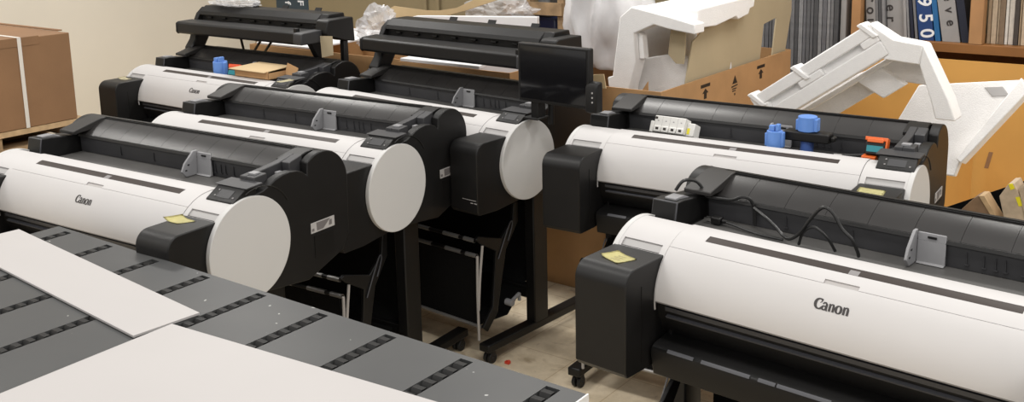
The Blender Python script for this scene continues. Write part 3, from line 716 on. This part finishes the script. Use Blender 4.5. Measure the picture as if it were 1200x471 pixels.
# boards on the shelf: (left edge at the foot, thickness/width shown, lean in degrees, material, label)
def shelf_board(u, w, lean, mat, label, text=None, tsize=.08, tmat=INK, tz=.12, tu=.5, depth=.3, h=.36, dv=0, group=None):
    r = room('leaning_board' if w > .045 else 'thin_board', u, 6.45+dv, 1.1855); r.rotation_euler = Matrix.Rotation(RA, 4, 'Z').to_euler()
    M = Matrix.Rotation(R(-lean), 4, 'Y')
    off = w*math.sin(R(lean)) if lean < 0 else 0
    # foot sits flat on the shelf
    sh_ = math.tan(R(lean))
    MB().plate([(0, 0), (w, 0), (w-sh_*h, h), (-sh_*h, h)], (0, 0, 0), (1, 0, 0), (0, 0, 1), -depth).build('board', mat, r, .001)
    if text:
        for i, (ch, z) in enumerate(text):
            MT = Matrix.Translation((w*tu-sh_*z, -.0012, z)) @ Matrix.Rotation(R(90), 4, 'X') @ Matrix.Rotation(R(-90+lean), 4, 'Z')
            lettering('lettering', ch, tsize, tmat, r, MT)
    tag(r, label, 'board', group)
    return r
shelf_board(-2.068, .055, 4, GREYB, 'grey board lettered rou at the left end of the shelf', [('r', .235), ('o', .165), ('u', .095)], .085, INK, tu=.55)
for j, (du, m) in enumerate(((-2.012, 1), (-1.992, 2), (-1.972, 3))):
    shelf_board(du, .017, 4, PLY[m], 'thin grey board in the bundle between the rou and ler boards on the shelf', group='thin boards left on the shelf')
shelf_board(-1.950, .105, 4, GREYB, 'grey board lettered ler in the left half of the shelf', [('l', .255), ('e', .185), ('r', .115)], .085, INK, tu=.22, depth=.05, dv=.03)
shelf_board(-1.841, .017, 4.6, GREYB, 'pale thin board just right of the ler board on the shelf')
shelf_board(-1.819, .012, 5.4, PLY[3], 'pale grey thin board second right of the ler board on the shelf')
shelf_board(-1.800, .018, 6.2, NAVY, 'dark thin board left of the blue 950 board on the shelf')
shelf_board(-1.775, .015, 6.8, PLY[1], 'grey thin board touching the left side of the blue 950 board')
shelf_board(-1.752, .086, 7.6, BRBLUE, 'blue board with white numerals 950 on the shelf', [('9', .232), ('5', .135), ('0', .043)], .11, WHITEINK, tu=.55)
shelf_board(-1.658, .030, 8.6, CYANB, 'bright blue narrow board right of the 950 board on the shelf')
shelf_board(-1.617, .100, 10, GREYB, 'grey board with dark letters eve on the shelf', [('e', .262), ('v', .19), ('e', .115)], .075, INK, tu=.62)
shelf_board(-1.508, .045, 10.4, NAVY, 'navy board against the shelf upright beside the eve board')
u = -1.375; k = 0
for t in (.02, .03, .014, .03, .018, .03, .026, .012, .03, .022, .03, .022, .02, .03):
    m = BGE[(k*3+1) % 7]
    s = MB().box(0, t-.003, 0, .35, 0, .60).build('edge_board', m, None, .001)
    place(s, u, 6.47+.006*(k % 3), 1.186); tag(s, 'thin tan or cream panel standing on edge right of the shelf upright', 'board', 'pale panels on the shelf')
    u += t; k += 1

# ------------------------------------------------------------------ scrap boards in a dark open bin behind the front right printer
bn = room('open_bin'); tag(bn, 'open carton lined in black behind the front right printer', 'box')
m = MB(); u0, u1, v0, v1, h, t = -1.12, -.46, 4.30, 4.62, .70, .008
m.box(u0, u1, v0, v0+t, .002, h-.12).plate([(u0, .002), (u1, .002), (u1, .95), (-.78, .885), (u0, .70)], (0, v1-t, 0), (1, 0, 0), (0, 0, 1), -t).box(u0, u0+t, v0, v1-t*2, .002, h-.08).box(u1-t, u1, v0, v1, .002, h).box(u0, u1, v0, v1, .002, .012)
m.build('bin_wall', CLOTH, bn)
def scrap(name, pts, v, t, mat, label, tape=None):
    r = room(name); MB().plate(pts, (0, v, 0), (1, 0, 0), (0, .05, 1), -t).build('panel', mat, r, .002); tag(r, label, 'board')
    if tape:
        for q in tape: MB().plate(q, (0, v-.002, 0), (1, 0, 0), (0, .05, 1), -.002).build('tape', YELB, r)
    return r
scrap('scrap_block', [(-1.05, .70), (-.945, .83), (-.925, .845), (-.91, .845), (-.815, .70), (-.82, .55), (-1.05, .55)], 4.36, .10, SCRAPB, 'brown wooden block lying in the black-lined carton')
_blk = [o for o in COL.objects if o.name == 'scrap_block'][0]
MB().plate([(-.925, .845), (-.905, .848), (-.80, .69), (-.80, .55), (-.815, .55), (-.818, .69)], (0, 4.355, 0), (1, 0, 0), (0, .05, 1), -.10).build('pale_edge', PALLETL, _blk)
scrap('scrap_board', [(-.845, .86), (-.815, .915), (-.795, .92), (-.70, .74), (-.70, .55), (-.76, .55)], 4.34, .14, BGE[4], 'tan chipboard panel with yellow tape standing in the black-lined carton',
      [[(-.815, .915), (-.80, .92), (-.79, .90), (-.805, .892)], [(-.785, .865), (-.77, .87), (-.755, .835), (-.77, .83)], [(-.75, .805), (-.735, .81), (-.72, .775), (-.735, .77)]])
scrap('scrap_board', [(-.775, .90), (-.755, .925), (-.64, .78), (-.64, .55), (-.68, .55)], 4.335, .14, BGE[0], 'reddish tan panel behind the taped chipboard in the black-lined carton')
scrap('scrap_board', [(-.735, .92), (-.68, .945), (-.56, .84), (-.56, .55), (-.62, .55)], 4.33, .14, BGE[6], 'pale cream panel at the right of the scrap boards in the black-lined carton')

# ------------------------------------------------------------------ small things on the printers
def note(i, pts, z, label, curl=.012, mat=YEL):
    cx = sum(p[0] for p in pts)/4; cy = sum(p[1] for p in pts)/4
    bm = bmesh.new(); n = 8; g = []
    for a in range(n+1):
        row = []
        for b in range(n+1):
            s, t = a/n, b/n
            x = (pts[0][0]*(1-s)+pts[1][0]*s)*(1-t)+(pts[3][0]*(1-s)+pts[2][0]*s)*t-cx
            y = (pts[0][1]*(1-s)+pts[1][1]*s)*(1-t)+(pts[3][1]*(1-s)+pts[2][1]*s)*t-cy
            row.append(bm.verts.new((x, y, curl*(max(0, .45-s)/.45)**2+.004*(t-.5)**2)))
        g.append(row)
    for a in range(n):
        for b in range(n): bm.faces.new((g[a][b], g[a+1][b], g[a+1][b+1], g[a][b+1]))
    bmesh.ops.solidify(bm, geom=bm.faces[:], thickness=.0006)
    me = bpy.data.meshes.new('sticky_note'); bm.to_mesh(me); bm.free(); me.materials.append(mat)
    for p in me.polygons: p.use_smooth = True
    o = bpy.data.objects.new('sticky_note', me); COL.objects.link(o); set_at(o, i, cx, cy, z)
    tag(o, label, 'note'); return o
ZT = 1.0568
nt_ = note(6, [(-.668, -.245), (-.59, -.272), (-.562, -.208), (-.640, -.190)], ZT, 'yellow sticky note on the ink housing of the front right printer', .006)
wl = MB()
for k in range(3): wl.box(-.014+.004*k, .018, -.018+.014*k, -.0165+.014*k, .0016, .0021)
wl.build('handwriting', principled('faint_pencil', (.45, .40, .24), .8), nt_)
note(1, [(.515, -.205), (.585, -.205), (.62, -.155), (.545, -.15)], ZT, 'yellow sticky note on the ink housing beside the nearest white disc', .012)
note(5, [(.548, -.262), (.640, -.262), (.632, -.188), (.541, -.186)], ZT, 'yellow sticky note on the right ink housing of the printer with blue clips', .002)
note(4, [(-.655, -.22), (-.58, -.22), (-.58, -.17), (-.655, -.17)], ZT, 'cream sticky note on the left ink housing of the printer by the beige wall', .01, CREAMN)
cn = note(4, [(.66, -.105), (.70, -.105), (.705, -.01), (.66, -.01)], 1.141, 'cream card on the control panel of the printer by the beige wall', .002, CREAMN)

# hanging tan paper on the far scanner
hp = at_printer('paper_sheet', 4, .594, .335, 1.205); tag(hp, 'tan paper hanging from the right end of the far scanner bar', 'paper')
MB().plate([(-.045, 0), (.05, .022), (.05, .13), (-.052, .125)], (0, 0, 0), (1, 0, 0), (0, 0, 1), .002).build('sheet', CARDT, hp)

# white connector block in printer five's trough
wbk = at_printer('terminal_block', 5, -.342, .135, 1.0735, R(-3)); tag(wbk, 'white four-slot connector block lying in the trough of the printer by the carton', 'connector')
tilt = Matrix.Rotation(R(-24), 4, 'X') @ Matrix.Scale(.86, 4)
mb = MB().box(-.088, .082, -.03, .03, .012, .095, tilt).box(-.108, -.0885, -.03, .03, .008, .065, tilt)
for k in range(4): mb.box(-.082+.042*k, -.044+.042*k, -.038, -.0305, .012, .042, tilt)
mb.build('housing', PARTW, wbk, .003)
MB().box(.0825, .125, -.01, .055, .012, .078, tilt).build('end_block', PARTW, wbk, .003)
for k in range(4): MB().box(-.070+.042*k, -.055+.042*k, -.0395, -.0378, .022, .034, tilt).build('socket', BLACKINK, wbk)
MB().box(-.085, -.072, -.0315, -.0302, .076, .088, tilt).build('socket', BLACKINK, wbk)
MB().box(.088, .102, -.0115, -.0102, .022, .052, tilt).build('yellow_tab', YELB, wbk)
mb = MB()
for k in range(4): mb.box(-.0445+.042*k, -.0435+.042*k, -.0308, -.0298, .044, .09, tilt)
for k in range(4): mb.box(-.070+.042*k, -.062+.042*k, -.0308, -.0298, .066, .072, tilt)
mb.build('moulded_line', LGREY, wbk)

def blue_clip(i, x, y, z, w, h, name, label, dz=0):
    r = at_printer(name, i, x, y, z); tag(r, label, 'clip')
    MB().cyl((0, 0, 0), (0, 0, .02), w*.42, 24).build('stem', BLUED, r)
    MB().cyl((0, 0, .02+dz), (0, 0, h), w*.5, 28).build('body', BLUE, r, .003)
    MB().box(w*.42, w*.62, -.012, .012, .026+dz, h-.004).box(-w*.60, -w*.42, -.012, .012, .026+dz, h-.012).build('wing', BLUE, r, .002)
    MB().box(-w*.30, w*.05, -w*.3, w*.1, h, h+.022).box(w*.12, w*.36, -w*.3, w*.1, h, h+.028).build('prong', BLUE, r, .002)
    return r
blue_clip(5, .132, .085, 1.0735, .062, .09, 'blue_clip', 'blue plastic clip at the left of the black bar in the trough')
r = at_printer('blue_core', 5, .242, .145, 1.0735); tag(r, 'tall blue plastic core standing through the black bar in the trough', 'clip')
MB().cyl((0, 0, 0), (0, 0, .062), .026, 24).build('stem', BLUED, r)
MB().cyl((0, 0, .088), (0, 0, .148), .037, 28).build('body', BLUE, r, .003)
MB().box(.030, .044, -.02, .02, .09, .140).box(-.044, -.030, -.012, .012, .09, .132).build('wing', BLUE, r, .002)
r = at_printer('black_bar', 5, .242, .145, 1.0735+.063, 0); tag(r, 'black bar around the tall blue core in the trough', 'holder')
MB().box(-.085, .095, -.036, .03, -.012, .024).box(.096, .112, -.02, .02, -.006, .012).build('bar_body', BLACK, r, .004)
r = at_printer('black_tray', 5, .20, .10, 1.0625, 0); tag(r, 'flat black tray under the blue clips in the trough', 'tray')
MB().box(-.115, .115, -.075, .085, 0, .010).build('tray', BLACKM, r, .003)

def cartridge(i, x, y, z, label, mat, s=1., rz=0.):
    r = at_printer('print_cartridge', i, x, y, z, rz); tag(r, label, 'cartridge')
    T = Matrix.Rotation(R(-20), 4, 'X')
    MB().box(-.036*s, .036*s, -.02*s, .022*s, .020*s, .072*s, T).build('body', BLACK, r, .003)
    MB().box(-.030*s, .030*s, -.0215*s, -.0195*s, .030*s, .054*s, T).build('label', TEAL, r)
    MB().box(-.040*s, .040*s, -.018*s, .018*s, .0735*s, .088*s, T).box(.0365*s, .044*s, -.018*s, .018*s, .035*s, .088*s, T).box(-.03*s, .03*s, -.026*s, -.019*s, .066*s, .080*s, T).build('clip', mat, r, .002)
    MB().box(-.044*s, .008*s, -.026*s, .02*s, .0, .0185*s).build('foot_clip', mat, r, .002)
    return r
cartridge(5, .502, .15, 1.0735, 'orange and black cartridge with a teal label in the trough by the carton', ORANGE)
def cord(name, i, pts, rad, label, extra=None):
    r = at_printer(name, i, 0, 0, 0); MB().tube(pts, rad, 8, 5).build('cord', CABLE, r); tag(r, label, 'cable'); return r
cd = cord('power_cord', 5, [(.24, .12, 1.069), (.29, .155, 1.067), (.34, .17, 1.067), (.39, .20, 1.068), (.45, .215, 1.075), (.50, .21, 1.09), (.56, .22, 1.11)], .006, 'short black cord lying behind the orange cartridge in the trough')
MB().tube([(.37, .165, 1.07), (.43, .14, 1.07), (.49, .125, 1.072), (.56, .12, 1.085)], .006, 8, 5).build('cord', CABLE, cd)
MB().cyl((.345, .158, 1.071), (.375, .162, 1.071), .0085, 10).build('cord_tag', LGREY, cd)
# front right: loose black cord with a plug
cd = at_printer('power_cord', 6, 0, 0, 0); tag(cd, 'loose black power cord with a two-prong plug in the front right printer', 'cable')
MB().tube([(-.423, .225, 1.13), (-.370, .20, 1.116), (-.335, .195, 1.095), (-.302, .18, 1.078), (-.267, .155, 1.082), (-.236, .15, 1.108), (-.208, .15, 1.151), (-.179, .15, 1.190), (-.158, .15, 1.199), (-.135, .15, 1.184), (-.109, .15, 1.146), (-.080, .15, 1.122), (-.066, .16, 1.085), (-.066, .17, 1.068)], .0052, 8, 5).build('cord', CABLE, cd)
MB().tube([(-.245, .165, 1.067), (-.228, .155, 1.11), (-.197, .15, 1.134), (-.172, .15, 1.126), (-.150, .155, 1.105), (-.135, .17, 1.068)], .0045, 8, 5).build('cord', CABLE, cd)
MB().tube([(-.665, .16, 1.160), (-.645, .175, 1.192), (-.62, .21, 1.186), (-.60, .225, 1.155), (-.585, .22, 1.140), (-.535, .22, 1.141), (-.494, .22, 1.146), (-.462, .222, 1.160), (-.440, .235, 1.150), (-.432, .245, 1.11), (-.43, .245, 1.07)], .0055, 8, 5).build('cord', CABLE, cd)
MB().tube([(-.515, .20, 1.076), (-.47, .195, 1.072), (-.42, .185, 1.068), (-.36, .175, 1.067), (-.30, .175, 1.067)], .004, 8, 4).build('cord', CABLE, cd)
MB().box(-.553, -.52, .186, .214, 1.065, 1.087).cyl((-.52, .20, 1.076), (-.50, .20, 1.076), .008, 10, .005).build('plug', BLACK, cd, .004)
MB().box(-.578, -.5535, .206, .211, 1.071, 1.081).box(-.578, -.5535, .189, .194, 1.071, 1.081).build('prong', CHROME, cd)

# far printer: blue clip, red cartridge, small open carton
blue_clip(4, -.08, .10, 1.0625, .085, .105, 'blue_clip', 'blue plastic clip beside the small carton in the far printer')
r = at_printer('blue_rod', 4, .02, .165, 1.072, R(10)); tag(r, 'short blue rod lying behind the red cartridge in the far printer', 'clip')
MB().cyl((-.06, 0, .0), (.06, .02, .05), .016, 16).build('rod', BLUED, r, .002)
cartridge(4, .055, .085, 1.0625, 'red-orange cartridge with a teal label beside the small carton', REDOR, 1.1, R(8))
bxs = at_printer('small_carton', 4, .285, .105, 1.113, 0); tag(bxs, 'small open brown carton lying in the trough of the far printer', 'box')
m = MB(); a0, a1, b0, b1, h, t = -.13, .16, -.085, .095, .045, .004
m.box(a0, a1, b0, b0+t, 0, h).box(a0, a1, b1-t, b1, 0, h).box(a0, a0+t, b0, b1, 0, h).box(a1-t, a1, b0, b1, 0, h*.8).box(a0, a1, b0, b1, 0, .004)
m.build('carton_wall', CARD, bxs)
MB().plate([(a0-.03, -.105), (a1-.01, -.105), (a1-.01, .095), (a0, .095)], (0, 0, h+.001), (1, 0, 0), (0, 1, 0.06), .004).build('lid_flap', CARDL, bxs)
MB().plate([(a1, .0), (a1+.10, -.03), (a1+.10, .03), (a1, .06)], (0, .04, .0), (1, 0, .1), (0, .4, 1), .004).build('side_flap', CARD, bxs)

rb_ = place(MB().box(-.012, .012, -.010, .010, 0.0005, .012).cyl((.004, .004, .0125), (.012, -.004, .017), .006, 8).build('plastic_bit', RED, None, .003))
rb_.location = (-.045, 4.383, 0); tag(rb_, 'tiny red plastic bit on the floor by the table corner', 'debris')

# ------------------------------------------------------------------ lights
def area(name, u, v, z, sx, sy, power, color=(1, .97, .925), rot=None):
    l = bpy.data.lights.new(name, 'AREA'); l.shape = 'RECTANGLE'; l.size = sx; l.size_y = sy; l.energy = power; l.color = color
    o = bpy.data.objects.new(name, l); COL.objects.link(o); o.location = W(u, v, z); o.rotation_euler = rot or (0, 0, RA)
    return o
for u in (-6.5, -3.6, -.7, 2.0):
    for v, e in ((-1.2, 36), (2.0, 37), (5.0, 45)):
        area('ceiling_lamp', u, v, 3.7, 1.3, .35, e)
wd = bpy.data.worlds.new('World'); scene.world = wd; wd.use_nodes = True
bg = wd.node_tree.nodes['Background']; bg.inputs['Color'].default_value = (1, .97, .94, 1); bg.inputs['Strength'].default_value = .60

# ------------------------------------------------------------------ camera
cam = bpy.data.cameras.new('camera'); co = bpy.data.objects.new('camera', cam); COL.objects.link(co)
F, CY, PITCH, ROLL, H = 1207.04, 111.89, R(10.8887), R(-1.1844), 2.0874
X0 = Vector((1, 0, 0)); D0 = Vector((0, -math.sin(PITCH), -math.cos(PITCH))); FW = Vector((0, math.cos(PITCH), -math.sin(PITCH)))
right = X0*math.cos(ROLL)-D0*math.sin(ROLL); down = X0*math.sin(ROLL)+D0*math.cos(ROLL)
Mx = Matrix((right, -down, -FW)).transposed().to_4x4(); Mx.translation = Vector((0, 0, H))
co.matrix_world = Mx
cam.sensor_width = 36; cam.lens = F/1200*36; cam.shift_y = -(235.5-CY)/1200; cam.clip_end = 60
scene.camera = co
scene.view_settings.view_transform = 'Standard'; scene.view_settings.look = 'None'; scene.view_settings.gamma = 1
scene.view_settings.use_curve_mapping = False
scene.view_settings.exposure = 0.0
